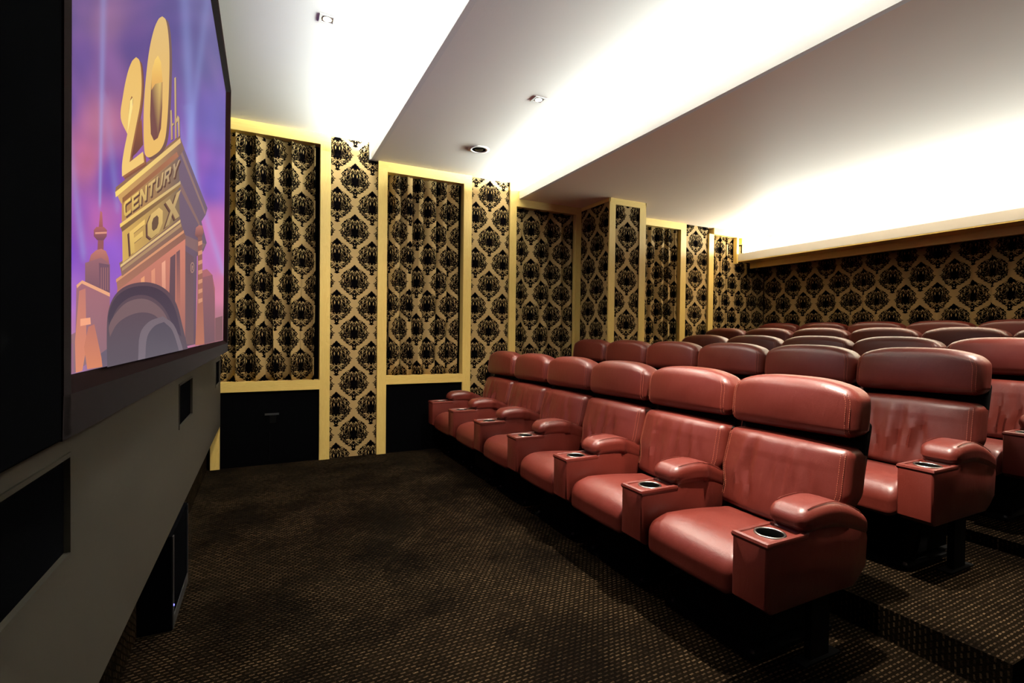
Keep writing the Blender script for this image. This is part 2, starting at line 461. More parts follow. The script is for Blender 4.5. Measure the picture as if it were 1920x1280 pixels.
# ------------------------------------------------------------------ screen wall
BX = -.385
openings = [(.885, 1.408), (2.955, 3.460), (5.008, 5.50)]
GZ0, GZ1 = .851, 1.077
m = MB(); BZ = .4283
ys = [YN]+[v for o in openings for v in o]+[W-.015]
m.box(-.95, BX, YN, W-.015, BZ, GZ0); m.box(-.95, BX, YN, W-.015, GZ1, C1)
for i in range(0, len(ys), 2): m.box(-.95, BX, ys[i], ys[i+1], GZ0, GZ1)
struct(m.build('wall_screen_bulkhead', M_BULK))
sbox('wall_plinth', M_CARPET, -.95, -.50, YN, W, 0, BZ)
labs = ['large black speaker opening in the grey wall nearest the camera, under the screen', 'small framed speaker opening in the middle of the grey wall under the screen', 'small speaker opening at the far end of the grey wall under the screen']
for (a_, b_), lb in zip(openings, labs):
    t = empty('wall_speaker', (BX, (a_+b_)/2, GZ0)); tag(t, lb, 'speaker', 'speakers set into the screen wall')
    h = (b_-a_)/2; H = GZ1-GZ0
    m = MB(); m.box(-.07, -.008, -h+.006, h-.006, .004, H-.004); m.build('grille', M_BLACK, t)
    m = MB(); w_ = .008
    m.box(-.05, .004, -h, h, -.002, w_); m.box(-.05, .004, -h, h, H-w_, H+.002); m.box(-.05, .004, -h-.002, -h+w_, 0, H); m.box(-.05, .004, h-w_, h+.002, 0, H)
    m.build('rim', M_BULK, t, bevel=.001)
# subwoofer cabinet
t = empty('subwoofer', (-.37, 2.9, 0)); tag(t, 'black floor cabinet with a blue status light under the screen wall', 'subwoofer')
m = MB(); m.box(-.13, 0, -.25, .25, 0, .425); m.build('cabinet', M_BLACK, t, bevel=.004)
m = MB(); m.box(0, .004, -.24, .24, .0, .05); m.box(0, .004, -.24, -.215, .05, .42); m.box(0, .004, .232, .24, .05, .42); m.build('front_trim', M_BOLT, t)
m = MB(); m.lathe([(0, .007), (.004, .0065), (.005, .004)], 10, (0, -.2275, .105), axis=0); m.build('status_light', M_LED, t)

# projection screen: plane leaning slightly forward at the top
SX0, SZ0, TILT = -.30, 1.27, .0196      # x at z=1.27, dx/dz
SN = Vector((1, 0, -TILT)).normalized()
def on_screen(x, y, d=0.0):
    r = px_ray(x, y); O = Vector((0, 0, CAMZ)); P = Vector((SX0, 0, SZ0))
    t = (P-O).dot(SN)/r.dot(SN); return O+r*t+SN*d
def sp(Y, Z, d=0.0): return Vector((SX0+(Z-SZ0)*TILT, Y, Z))+SN*d
TR = on_screen(423, 172); BR = on_screen(418, 638); BL = on_screen(92.5, 709); TL_ = on_screen(92, 0)
ZT = TR.z; ZBOT = (BL.z+BR.z)/2
def yl(Z): return BL.y+(TL_.y-BL.y)*(Z-BL.z)/(TL_.z-BL.z)
def yr(Z): return BR.y+(TR.y-BR.y)*(Z-BR.z)/(TR.z-BR.z)
scr = empty('projection_screen', (SX0, 2.8, SZ0-.09)); tag(scr, 'huge wall screen in a dark velvet frame showing a film studio opening picture', 'screen')
org = Vector(scr.location)
def proj(p):
    d = Vector(p)-Vector((0, 0, CAMZ)); z = d.dot(fwd); return 960+F*d.dot(right)/z, 640-F*d.dot(up)/z
lin = lambda c: tuple(((v/255)/12.92 if v/255 <= .04045 else ((v/255+.055)/1.055)**2.4) for v in c)
CTRL = [((115, 30), (104, 84, 142)), ((200, 40), (148, 108, 150)), ((205, 130), (140, 98, 155)), ((150, 110), (112, 84, 150)), ((250, 90), (98, 78, 140)), ((375, 100), (104, 96, 152)), ((330, 60), (98, 84, 145)),
        ((400, 230), (112, 98, 178)), ((125, 290), (176, 104, 150)), ((165, 300), (190, 108, 140)), ((110, 200), (100, 78, 158)), ((190, 230), (185, 115, 145)), ((140, 400), (150, 88, 178)), ((205, 330), (108, 76, 170)), ((110, 475), (122, 74, 200)),
        ((205, 475), (150, 96, 205)), ((190, 415), (182, 100, 170)), ((110, 560), (165, 108, 200)), ((108, 620), (205, 130, 180)), ((130, 660), (160, 122, 165)), ((200, 660), (110, 98, 112)), ((400, 350), (118, 88, 190)), ((370, 300), (140, 92, 180)),
        ((400, 420), (196, 112, 180)), ((395, 480), (190, 115, 185)), ((405, 550), (214, 128, 160)), ((412, 600), (175, 118, 130)), ((390, 20), (112, 104, 158)), ((150, 0), (120, 92, 145)), ((300, -60), (92, 80, 140)), ((100, -400), (90, 76, 140))]
BEAMS = [((195, -60), (187, 395), 7, 2.2, .55), ((120, 190), (158, 490), 8, 6, .32), ((196, 180), (222, 400), 10, 5, .25), ((344, -40), (368, 420), 11, 7, .5), ((394, -40), (352, 290), 8, 6, .3), ((333, 230), (421, 520), 6, 6, .36), ((352, 200), (366, 420), 9, 7, .35)]
cx_ = np.array([c[0] for c in CTRL], float); cc_ = np.array([lin(c[1]) for c in CTRL])
def skycol(x, y):
    d2 = ((cx_[:, 0]-x)*1.0)**2+((cx_[:, 1]-y)*.75)**2
    w = 1/(d2+250)**1.6; c = (w[:, None]*cc_).sum(0)/w.sum()
    q = math.sin(x*.06+3*math.sin(y*.021)+y*.034)*math.sin(y*.047-x*.051+2*math.sin(x*.023))
    c = c*(1+.06*q)+np.array((.012, .0, -.004))*max(q, 0)
    for (a, b, w0, w1, k) in BEAMS:
        t = (y-a[1])/(b[1]-a[1])
        if -.02 < t < 1.0:
            wv = w0+(w1-w0)*t; dx = x-(a[0]+(b[0]-a[0])*t)
            g = math.exp(-(dx/wv)**2)*k*(.45+.55*t)*min(1, max(0, (1.0-t)*30))
            c = c*(1-g)+np.array((.32, .40, .80))*g
    return c
pv, pf, pc = [], [], []
NU, NVV = 150, 150
for j in range(NVV+1):
    Z = ZBOT+(ZT-ZBOT)*(j/NVV)
    for i in range(NU+1):
        a_, b_ = yl(Z), yr(Z)
        s_ = i/NU; Y = 1/((1-s_)/(a_+.12)+s_/(b_+.12))-.12
        p = sp(Y, Z, .001); pv.append(p-org); x, y = proj(p); pc.append(skycol(x, y))
for j in range(NVV):
    for i in range(NU):
        k = j*(NU+1)+i; pf.append((k, k+1, k+NU+2, k+NU+1))
LAY = [1]
def poly(pts, col, col2=None, layer=None):
    """flat patch of the projected picture; colour may run from the first to the second tone, top to bottom"""
    LAY[0] += 1; d = .001+.00012*(layer or LAY[0])
    b = len(pv); y0 = min(p[1] for p in pts); y1 = max(p[1] for p in pts)
    for (x, y) in pts:
        y = min(y, 708.5-.2178*(x-92.5))
        pv.append(on_screen(x, y, d)-org)
        t = (y-y0)/max(y1-y0, 1e-6)
        if col2 and callable(col2): pc.append(lin(col2(x, y)))
        elif col2: pc.append(tuple(a*(1-t)+b2*t for a, b2 in zip(lin(col), lin(col2))))
        else: pc.append(lin(col))
    pf.append(tuple(range(b, b+len(pts))))
h = lambda L: [(x/2, y/2) for x, y in L]          # half scale tracing
def shift(L, dx, dy): return [(x+dx, y+dy) for x, y in L]
def sm(P, n=4, keep=38):
    # rounds the traced outline, leaving sharp corners sharp
    P = [Vector((p[0], p[1], 0)) for p in P]; out = []; N_ = len(P)
    def tang(i):
        a, b2, c = P[i-1], P[i], P[(i+1) % N_]
        u, v = (b2-a), (c-b2)
        if u.length < 1e-6 or v.length < 1e-6 or math.degrees(u.angle(v)) > keep: return None
        return (c-a)*.5
    for i in range(N_):
        p0, p1 = P[i], P[(i+1) % N_]; L = (p1-p0).length
        t0, t1 = tang(i), tang((i+1) % N_)
        t0 = (p1-p0) if t0 is None else t0.normalized()*L; t1 = (p1-p0) if t1 is None else t1.normalized()*L
        for k in range(n):
            t = k/n; q = p0*(2*t**3-3*t*t+1)+t0*(t**3-2*t*t+t)+p1*(-2*t**3+3*t*t)+t1*(t**3-t*t); out.append((q.x, q.y))
    return out
# right hand obelisk wing and far buildings
poly(h([(755, 1015), (775, 1008), (795, 1030), (805, 1080), (806, 1290), (745, 1300), (750, 1040)]), (175, 105, 110), (140, 95, 100))
poly([(378, 520), (398, 515), (402, 560), (402, 640), (380, 645)], (150, 96, 104), (120, 90, 98))
poly([(403, 596), (417, 592), (417, 637), (403, 640)], (130, 92, 96))
poly([(92.6, 640), (120, 628), (150, 625), (150, 690), (92.6, 709)], (152, 118, 150), (140, 116, 140))
# left tower
poly(h([(372, 790), (379, 795), (382, 852), (366, 852)]), (190, 110, 110), (160, 90, 90))
poly(h([(347, 862), (357, 850), (385, 850), (397, 862), (396, 885), (385, 900), (360, 900), (347, 885)]), (175, 100, 100), (120, 74, 90))
poly(h([(352, 870), (396, 868), (396, 875), (352, 877)]), (222, 150, 130))
poly(h([(362, 900), (384, 900), (383, 945), (360, 945)]), (150, 88, 92))
poly(h([(327, 985), (335, 955), (355, 937), (375, 932), (392, 940), (402, 965), (405, 990)]), (196, 122, 110), (160, 100, 100))
poly(h([(313, 985), (375, 965), (407, 990), (407, 1105), (313, 1085)]), (156, 104, 112), (120, 86, 100))
poly(h([(365, 985), (405, 992), (405, 1100), (368, 1092)]), (118, 84, 100))
for k in range(4): poly(h([(372+8*k, 1002), (375+8*k, 1002), (375+8*k, 1088), (372+8*k, 1086)]), (160, 108, 108))
poly(h([(278, 1068), (300, 1050), (405, 1100), (405, 1300), (270, 1420), (180, 1416), (232, 1270), (275, 1245)]), (166, 108, 118), (140, 112, 122))
poly(h([(278, 1068), (300, 1050), (405, 1098), (405, 1112), (298, 1062), (280, 1080)]), (236, 168, 130))
poly(h([(288, 1090), (312, 1080), (316, 1300), (300, 1390), (275, 1398), (272, 1280)]), (196, 124, 112), (220, 138, 108))
poly(h([(292, 1195), (330, 1190), (332, 1215), (292, 1222)]), (246, 166, 130))
poly(h([(322, 1225), (345, 1215), (372, 1340), (376, 1375), (318, 1384), (306, 1300)]), (190, 118, 104), (216, 134, 100))
poly(h([(212, 1300), (262, 1285), (268, 1398), (205, 1408)]), (150, 104, 128))
# tower, shaded flank
flank = h([(668, 510), (775, 780), (768, 805), (752, 830), (772, 910), (760, 940), (735, 960), (730, 1290), (640, 1310), (640, 640)])
poly(flank, (120, 98, 118), (106, 84, 96))
poly(h([(668, 540), (768, 795), (766, 806), (668, 566)]), (148, 118, 112))
poly(h([(672, 680), (745, 835), (745, 850), (672, 712)]), (140, 108, 104))
poly(h([(690, 880), (768, 915), (745, 950), (690, 918)]), (136, 104, 104))
poly(h([(690, 940), (722, 962), (722, 1290), (692, 1290)]), (112, 86, 94), (120, 92, 94))
# tower lower shaft
poly(h([(430, 1085), (690, 895), (690, 1300), (420, 1320)]), (214, 132, 110), (150, 100, 96))
for x0, c in ((600, (240, 168, 140)), (560, (226, 150, 120)), (520, (236, 160, 118)), (655, (120, 86, 92))):
    y0 = 1085-(x0-430)*.73; poly(h([(x0, y0+25), (x0+14, y0+14), (x0+16, 1200), (x0+2, 1210)]), c, (190, 118, 100))
poly(h([(632, 965), (652, 950), (650, 1200), (628, 1120)]), (110, 80, 88), (96, 74, 84))
# entablature bands
poly(h([(425, 1045), (682, 860), (692, 892), (430, 1088)]), (140, 96, 84), (172, 116, 96))
poly(h([(424, 1046), (683, 862), (684, 872), (424, 1058)]), (216, 150, 112))
poly(h([(436, 985), (668, 815), (680, 862), (446, 1035)]), (132, 100, 88), (150, 110, 94))
poly(h([(440, 992), (670, 822), (670, 832), (440, 1002)]), (226, 190, 130))
poly(h([(446, 1004), (672, 836), (674, 848), (446, 1016)]), (176, 140, 104))
# fox panel
poly(h([(446, 862), (664, 704), (668, 816), (448, 984)]), None or (204, 160, 92), lambda x, y: (214, 170, 92) if x < 250 else (128, 106, 88))
poly(h([(438, 845), (669, 682), (670, 700), (446, 868)]), (150, 116, 78), (130, 96, 66))
poly(h([(437, 838), (669, 676), (670, 688), (438, 852)]), None or (238, 200, 118), lambda x, y: (246, 204, 110) if x < 260 else (200, 172, 130))
# century panel
poly(h([(444, 752), (660, 575), (666, 680), (444, 832)]), (0, 0, 0), lambda x, y: (190, 142, 84) if x < 250 else (122, 100, 92))
poly(h([(418, 715), (668, 514), (684, 556), (662, 590), (442, 762)]), (0, 0, 0), lambda x, y: (208, 160, 96) if x < 240 else (136, 104, 92))
poly(h([(446, 740), (655, 568), (662, 585), (446, 760)]), (0, 0, 0), lambda x, y: (150, 100, 64) if x < 240 else (176, 116, 90))
poly(h([(418, 716), (668, 515), (670, 534), (420, 738)]), (0, 0, 0), lambda x, y: (252, 216, 118) if x < 270 else (226, 186, 124))
poly(h([(420, 700), (560, 590), (668, 506), (668, 516), (418, 718)]), (150, 110, 84))
# numerals
two = sm(h([(438, 440), (446, 360), (463, 275), (481, 227), (497, 211), (509, 222), (516, 262), (518, 330), (511, 400), (499, 460), (489, 510), (478, 565), (472, 606), (524, 566), (528, 606), (443, 660), (443, 615), (451, 560), (461, 512), (474, 450), (483, 400), (485, 366), (480, 357), (474, 375), (468, 430), (465, 503)]), 4, 60)
poly(shift(two, 5, 6), (120, 78, 66), (140, 88, 66)); poly(shift(two, 2.5, 3), (150, 100, 72), (160, 104, 70))
poly(two, (236, 190, 108), (244, 202, 120))
poly(h([(484, 362), (483, 400), (474, 450), (462, 505), (463, 500), (468, 430), (474, 375)]), (255, 226, 140))
poly(h([(505, 470), (518, 440), (524, 540), (500, 570), (478, 590)]), (150, 92, 62), (110, 66, 60))
zero = sm(h([(528, 560), (525, 480), (527, 380), (535, 280), (548, 180), (565, 108), (583, 68), (597, 58), (610, 70), (620, 120), (625, 200), (624, 300), (620, 400), (614, 480), (606, 528), (590, 560), (565, 580), (545, 588), (533, 580)]), 4, 60)
poly(shift(zero, 5, 4), (124, 96, 92), (120, 86, 76))
poly(zero, (226, 188, 122), (238, 188, 104))
hole = h([(580, 205), (568, 222), (557, 262), (553, 340), (550, 430), (553, 500), (565, 525), (580, 515), (592, 480), (597, 400), (598, 300), (592, 230)])
poly(hole, (252, 214, 120), lambda x, y: (252, 214, 120) if y < 140 else (122, 78, 74) if y > 165 else (170, 110, 84))
poly(h([(557, 262), (568, 222), (580, 205), (592, 230), (598, 305), (570, 312), (555, 335)]), (250, 208, 112), (226, 166, 92))
# ordinal letters
for q in ([(628, 412), (633, 410), (635, 462), (641, 458), (641, 466), (636, 470), (637, 520), (630, 524)], [(643, 290), (649, 286), (652, 516), (645, 520)], [(650, 446), (656, 430), (662, 440), (664, 508), (658, 512), (656, 452), (651, 458)]):
    poly(shift(h(q), 1, 1), (90, 72, 80)); poly(h(q), (206, 176, 128), (190, 150, 110))
# lettering mapped on a slanting quadrilateral
ST = .2
G = {'C': [[(1, 1), (.2, 1), (0, .8), (0, .2), (.2, 0), (1, 0), (1, ST), (.3, ST), (.22, .3), (.22, .7), (.3, 1-ST), (1, 1-ST)]],
     'E': [[(0, 0), (1, 0), (1, ST), (.25, ST), (.25, .4), (.85, .4), (.85, .6), (.25, .6), (.25, 1-ST), (1, 1-ST), (1, 1), (0, 1)]],
     'N': [[(0, 0), (.24, 0), (.24, .62), (.72, 0), (1, 0), (1, 1), (.76, 1), (.76, .38), (.28, 1), (0, 1)]],
     'T': [[(0, 1), (0, 1-ST), (.37, 1-ST), (.37, 0), (.63, 0), (.63, 1-ST), (1, 1-ST), (1, 1)]],
     'U': [[(0, 1), (0, .2), (.2, 0), (.8, 0), (1, .2), (1, 1), (.76, 1), (.76, .25), (.7, ST), (.3, ST), (.24, .25), (.24, 1)]],
     'R': [[(0, 0), (.25, 0), (.25, .38), (.48, .38), (.72, 0), (1, 0), (.74, .42), (.95, .55), (.95, .88), (.8, 1), (0, 1)]],
     'Y': [[(.37, 0), (.63, 0), (.63, .42), (1, 1), (.73, 1), (.5, .62), (.27, 1), (0, 1), (.37, .42)]],
     'F': [[(0, 0), (.27, 0), (.27, .38), (.85, .38), (.85, .6), (.27, .6), (.27, 1-ST), (1, 1-ST), (1, 1), (0, 1)]],
     'O': [[(.25, 0), (.75, 0), (1, .25), (1, .75), (.75, 1), (.25, 1), (0, .75), (0, .25)]],
     'X': [[(0, 0), (.28, 0), (.5, .34), (.72, 0), (1, 0), (.64, .5), (1, 1), (.72, 1), (.5, .66), (.28, 1), (0, 1), (.36, .5)]]}
HOLE = {'R': [(.25, .58), (.66, .58), (.72, .64), (.72, .76), (.66, .82), (.25, .82)], 'O': [(.38, .24), (.62, .24), (.72, .38), (.72, .62), (.62, .76), (.38, .76), (.28, .62), (.28, .38)]}
def word(s, Q, gap, ca, cb, sh, bg):
    n = len(s); tl, tr, br, bl = Q; ws = []; x = 0; wt = 1/(n+gap*(n-1))
    def mp(a, b):
        t = a; p = [(tl[k]*(1-t)+tr[k]*t)*b+(bl[k]*(1-t)+br[k]*t)*(1-b) for k in (0, 1)]; return tuple(p)
    for i, ch in enumerate(s):
        x0 = i*(1+gap)*wt
        P = [mp(x0+a*wt, b) for a, b in G[ch][0]]
        poly(shift(P, *sh), (88, 60, 56)); poly(shift(P, sh[0]/2, sh[1]/2), (120, 84, 66))
        t = i/(n-1); c = tuple(a*(1-t)+b*t for a, b in zip(ca, cb)); poly(P, c, tuple(v*.86 for v in c))
        if ch in HOLE: poly([mp(x0+a*wt, b) for a, b in HOLE[ch]], tuple(a*(1-t)+b*t for a, b in zip(*bg)))
word('CENTURY', [(222.5, 379), (331, 297), (325, 327), (224, 407)], .14, (250, 206, 110), (196, 166, 132), (2.5, 3), ((120, 80, 52), (96, 76, 74)))
word('FOX', [(231, 434), (332, 354), (329, 404), (234, 477)], .16, (246, 202, 112), (206, 172, 118), (-3.5, 4), ((118, 82, 56), (98, 80, 72)))
# registered mark
poly([(350.5, 496), (353, 491), (356, 491), (358, 496), (358, 506), (355.5, 511), (352.5, 511), (350.5, 506)], (168, 128, 116))
poly([(351.8, 497), (353.5, 493.5), (355.5, 493.5), (356.8, 497), (356.8, 505), (355, 508.5), (353, 508.5), (351.8, 505)], (112, 86, 94))
poly([(353, 506), (353, 497), (355.5, 497), (355.8, 500.5), (354.8, 502), (356, 506), (355, 506), (354, 502.5), (354, 506)], (168, 128, 116))
# obelisk
poly(h([(722, 852), (735, 842), (748, 845), (752, 870), (745, 888), (728, 890), (718, 880)]), (190, 120, 110), (120, 80, 80))
poly(h([(730, 885), (746, 885), (750, 1130), (756, 1290), (720, 1295), (728, 1120)]), (140, 92, 86), (184, 116, 96))
for k in range(7): poly(h([(731, 905+k*36), (747, 900+k*36), (747, 914+k*36), (731, 921+k*36)]), (210, 146, 116))
# dark arch in front
poly(sm(h([(370, 1382), (368, 1250), (374, 1165), (400, 1105), (445, 1070), (510, 1056), (565, 1064), (612, 1092), (645, 1140), (668, 1220), (690, 1310), (560, 1340)]), 4, 50), (96, 72, 82), (98, 88, 98))
poly(sm(h([(374, 1180), (400, 1118), (448, 1082), (510, 1070), (562, 1078), (606, 1106), (636, 1152), (655, 1215), (664, 1262), (640, 1240), (600, 1160), (555, 1118), (505, 1104), (450, 1118), (405, 1160), (378, 1230)]), 4, 50), (74, 58, 72), (84, 72, 86))
poly(sm(h([(376, 1222), (404, 1172), (448, 1132), (506, 1118), (552, 1132), (596, 1172), (622, 1230), (600, 1220), (556, 1180), (505, 1170), (452, 1184), (408, 1214), (380, 1262)]), 4, 50), (122, 96, 100))
poly(sm(h([(492, 1350), (500, 1250), (535, 1205), (590, 1185), (632, 1215), (664, 1290), (670, 1312)]), 4, 50), (120, 104, 112), (124, 112, 122))
poly(sm(h([(520, 1345), (528, 1262), (556, 1222), (594, 1206), (626, 1236), (650, 1300), (654, 1318)]), 4, 50), (90, 80, 92), (102, 94, 104))
me = bpy.data.meshes.new('picture'); me.from_pydata([tuple(p) for p in pv], [], pf)
ca = me.color_attributes.new('picture_colour', 'FLOAT_COLOR', 'POINT')
ca.data.foreach_set('color', np.array([(*[max(0, float(v)) for v in c[:3]], 1.0) for c in pc], dtype=np.float32).ravel())
mp_ = bpy.data.materials.new('projected_picture'); mp_.use_nodes = True; nt = mp_.node_tree
b = nt.nodes['Principled BSDF']; b.inputs['Base Color'].default_value = (.004, .004, .004, 1); b.inputs['Roughness'].default_value = .9; b.inputs['Specular IOR Level'].default_value = 0
at = nt.nodes.new('ShaderNodeAttribute'); at.attribute_name = 'picture_colour'
nt.links.new(at.outputs['Color'], b.inputs['Emission Color']); b.inputs['Emission Strength'].default_value = 1.0
me.materials.append(mp_)
o = bpy.data.objects.new('picture', me); COL.objects.link(o); o.parent = scr
# velvet frame with a splayed front
FZ0 = on_screen(80, 824).z; FZ0 = min(FZ0, on_screen(418, 658).z)
ZO = ZT+.05
def ybar(Yf, w):     # vertical member from Yf(z) to Yf(z)+w
    m_ = MB(); d0, d1 = 0.0, .03
    def P(y, z, d): return sp(y, z, d)-org
    za, zb = ZBOT-.086, ZO
    for (y0, y1, e0, e1) in ((0, w*.3, .002, d1), (w*.3, w, d1, d1), (w, w, d1, -.08), (0, 0, -.08, .002)):
        m_.quad(P(Yf(za)+y0, za, e0), P(Yf(za)+y1, za, e1), P(Yf(zb)+y1, zb, e1), P(Yf(zb)+y0, zb, e0))
    return m_
ybar(yr, .085).build('frame_side', M_VELVET, scr)
ybar(yl, -.045).build('frame_side', M_VELVET, scr)
def zbar(z0, z1, inner):
    m_ = MB(); a_, b_ = yl(z0)-.045, yr(z0)+.085
    def P(y, z, d): return sp(y, z, d)-org
    zi, zo = (z0, z1) if inner else (z1, z0)
    zm = zi+(zo-zi)*.25
    for (za, zb, e0, e1) in ((zi, zm, .002, .03), (zm, zo, .03, .03), (zo, zo, .03, -.08), (zi, zi, -.08, .002)):
        m_.quad(P(a_, za, e0), P(b_, za, e0), P(b_, zb, e1), P(a_, zb, e1))
    return m_
zbar(ZBOT, FZ0, True).build('frame_rail', M_VELVET, scr)
zbar(ZT, ZO, True).build('frame_rail', M_VELVET, scr)
m = MB(); m.quad(sp(yl(FZ0)-.04, FZ0, -.012)-org, sp(yr(FZ0)+.08, FZ0, -.012)-org, sp(yr(ZO)+.08, ZO, -.012)-org, sp(yl(ZO)-.04, ZO, -.012)-org)
m.v += [(v[0]-.03, v[1], v[2]) for v in m.v]; m.f += [(7, 6, 5, 4), (0, 4, 5, 1), (3, 2, 6, 7), (1, 5, 6, 2), (0, 3, 7, 4)]; m.uv += [None]*5
m.build('backing_board', M_BLACK, scr)
m = MB(); e0, e1 = yl(FZ0)-.052, yl(3.38)-.052
P8 = [(x, y, z) for z, e in ((FZ0, e0), (3.38, e1)) for x, y in ((BX+.001, .15), (sp(0, z, .03).x, .15), (sp(0, z, .03).x, e), (BX+.001, e))]
m.add(P8, [(0, 3, 2, 1), (4, 5, 6, 7), (0, 1, 5, 4), (1, 2, 6, 5), (2, 3, 7, 6), (3, 0, 4, 7)])
tag(m.build('masking_panel', M_BLACK, bevel=.004), 'tall black masking panel at the near edge of the screen', 'masking panel')

# ------------------------------------------------------------------ lamps and ceiling fittings
def lamp(name, kind, loc, energy, color, **kw):
    l = bpy.data.lights.new(name, kind); l.energy = energy; l.color = color
    for k, v in kw.items(): setattr(l, k, v)
    o = bpy.data.objects.new(name, l); COL.objects.link(o); o.location = loc; return o
def aim(o, d): o.rotation_euler = Vector(d).to_track_quat('-Z', 'Y').to_euler()
WARM = (1, .88, .74)
def downlight(x, y, z, label, e, size=.10, cone=78):
    t = empty('downlight', (x, y, z)); tag(t, label, 'ceiling light', 'recessed halogen downlights')
    m = MB(); s = size/2; i = s*.72
    for (a0, a1, b0, b1) in ((-s, s, -s, -i), (-s, s, i, s), (-s, -i, -i, i), (i, s, -i, i)): m.box(a0, a1, b0, b1, -.0025, -.0003)
    m.build('bezel', M_WHITEP, t, bevel=.001)
    m = MB(); m.lathe([(.0, -.003), (.020, -.003), (.027, -.0015)], 20); m.build('bulb', M_BULB, t, smooth=True)
    m = MB(); m.lathe([(.027, -.0015), (.036, -.001)], 20); m.build('reflector', M_METAL, t)
    l = lamp('lamp', 'SPOT', (0, 0, -.012), e, WARM, spot_size=R(cone), spot_blend=.7, shadow_soft_size=.03); l.parent = t
    l.rotation_euler = (0, 0, 0); return t
downlight(.361, 3.52, C1, 'square recessed halogen light in the bright front ceiling near the screen', 280, cone=145)
downlight(1.956, 3.501, C2, 'small glowing recessed halogen in the middle ceiling strip above the front row', 300, cone=100)
EXTRA = [(1.94, 1.45, C2, 1080), (4.3, .95, C3, 600)]
nm = ['over the near end of the front row', 'over the near end of the third row']
for (x, y, z, e), q in zip(EXTRA, nm): downlight(x, y, z, 'recessed halogen light '+q, e)
t = empty('ceiling_speaker', (1.947, 4.721, C2)); tag(t, 'round white ring speaker with dark centre set in the middle ceiling strip', 'ceiling speaker')
m = MB(); m.lathe([(.070, -.001), (.072, -.005), (.080, -.0065), (.095, -.0065), (.106, -.003), (.108, 0)], 40); m.build('ring', M_WHITEP, t, smooth=True)
m = MB(); m.lathe([(.0, -.003), (.070, -.003)], 32); m.build('grille', M_BLACK, t)
m = MB(); m.lathe([(.0, -.006), (.03, -.0055), (.045, -.0035)], 24); m.build('cone', M_BLACKGLOSS, t, smooth=True)

def cove(x, z, e, wid=.08, tilt=0.0, y0=.3, y1=W-.05):
    l = lamp('cove_strip', 'AREA', (x, (y0+y1)/2, z), e, (.93, 1, .93), shape='RECTANGLE', size=wid, size_y=y1-y0)
    aim(l, (tilt, 0, 1)); 
    l.rotation_euler = Matrix(((0, 0, 0), (0, 0, 0), (0, 0, 0))).to_euler() if False else l.rotation_euler
    d = Vector((tilt, 0, 1)).normalized(); zl = -d; yl_ = Vector((0, 1, 0)); xl = yl_.cross(zl)
    l.rotation_euler = Matrix((xl, yl_, zl)).transposed().to_euler()
    return l
CE = (430, 700, 300)
cove(S1+.30, C2+.090, CE[0], .10, -2.5)
cove(S2+.30, C3+.110, CE[1], .10, -2.5)
cove(7.20, 2.69, CE[2], .12, -1.5)
cove(S1+.13, C2+.060, 260, .08, -.6)
cove(S2+.13, C3+.080, 330, .08, -.6)
cove(6.96, 2.655, 80, .08, -.3)

# ------------------------------------------------------------------ cinema armchair
# local frame: seat faces -x, width along y, x=0 at the headrest plane
PITCH = .68
def headrest_fn(x, y, z):
    # x thickness, y width, z height; arched top, pillowed front, leaning back a little
    a = abs(y)/.335
    zz = z
    if z > -.05:
        k = (z+.05)/.20
        zz = z-.052*k*(a**3.4)-.012*k*a*a
    if z < -.1: zz = z-.008*math.sin(y*3)
    narrow = 1-.035*max(0, z/.15)**2
    b = .024*(1-a**2.4)*(1-(abs(z)/.16)**2) if x < 0 else 0
    return (x-b+.09*(z)+.012*a*a, y*narrow, zz)
def waist(z, lo):      # z measured from the middle of the backrest; narrower between the arm pads
    t = min(1, max(0, (z+.12)/.13)); t = t*t*(3-2*t)
    return lo+(1-lo)*t
def backrest_fn(seed):
    rn = random.Random(seed)
    W_ = [(rn.uniform(-.24, .24), rn.uniform(-.45, .45), rn.uniform(.010, .020), rn.uniform(-.17, .05), rn.uniform(.008, .0145)) for _ in range(12)]
    def fn(x, y, z):
        a = abs(y)/.31
        b = 0
        if x < .0:
            b = .030*(1-a**3)*(1-(abs(z)/.235)**4)
            env = max(0, 1-a**4)*max(0, 1-(abs(z)/.21)**4)
            for (y0, sl, w, zc, h_) in W_:
                d = (y-(y0+sl*(z-.05)*.5))/w
                b -= env*h_*math.exp(-d*d)*math.exp(-((z-zc-.02)/.15)**2)
                b += env*h_*.6*math.exp(-((d-1.8)**2))*math.exp(-((z-zc-.02)/.15)**2)
        nar = (1-.03*(z/.2))*waist(z, .885)
        return (x-b+.25*z+.02*a*a, y*nar, z+.010*(1-a*a)*(1 if z > .1 else 0))
    return fn
def seat_fn(seed):
    rn = random.Random(seed); ph = rn.uniform(0, 6)
    def fn(x, y, z):
        a = abs(y)/.265; f = (x+.29)/.58          # 0 at the front edge
        up_ = .022*(1-a**2.6)*math.sin(math.pi*min(1, max(0, f*1.15)))
        zz = z+(up_ if z > 0 else 0)-.035*f
        if f < .25: zz -= .055*((.25-f)/.25)**2
        if z > 0:
            for k in range(5): zz += .0022*math.sin((x*46+k*1.7+ph)+3.0*y*k)*math.exp(-((f-.12-.03*k)/.09)**2)
        return (x-.012*(1-a*a)*(1 if f < .3 else 0), y, zz)
    return fn
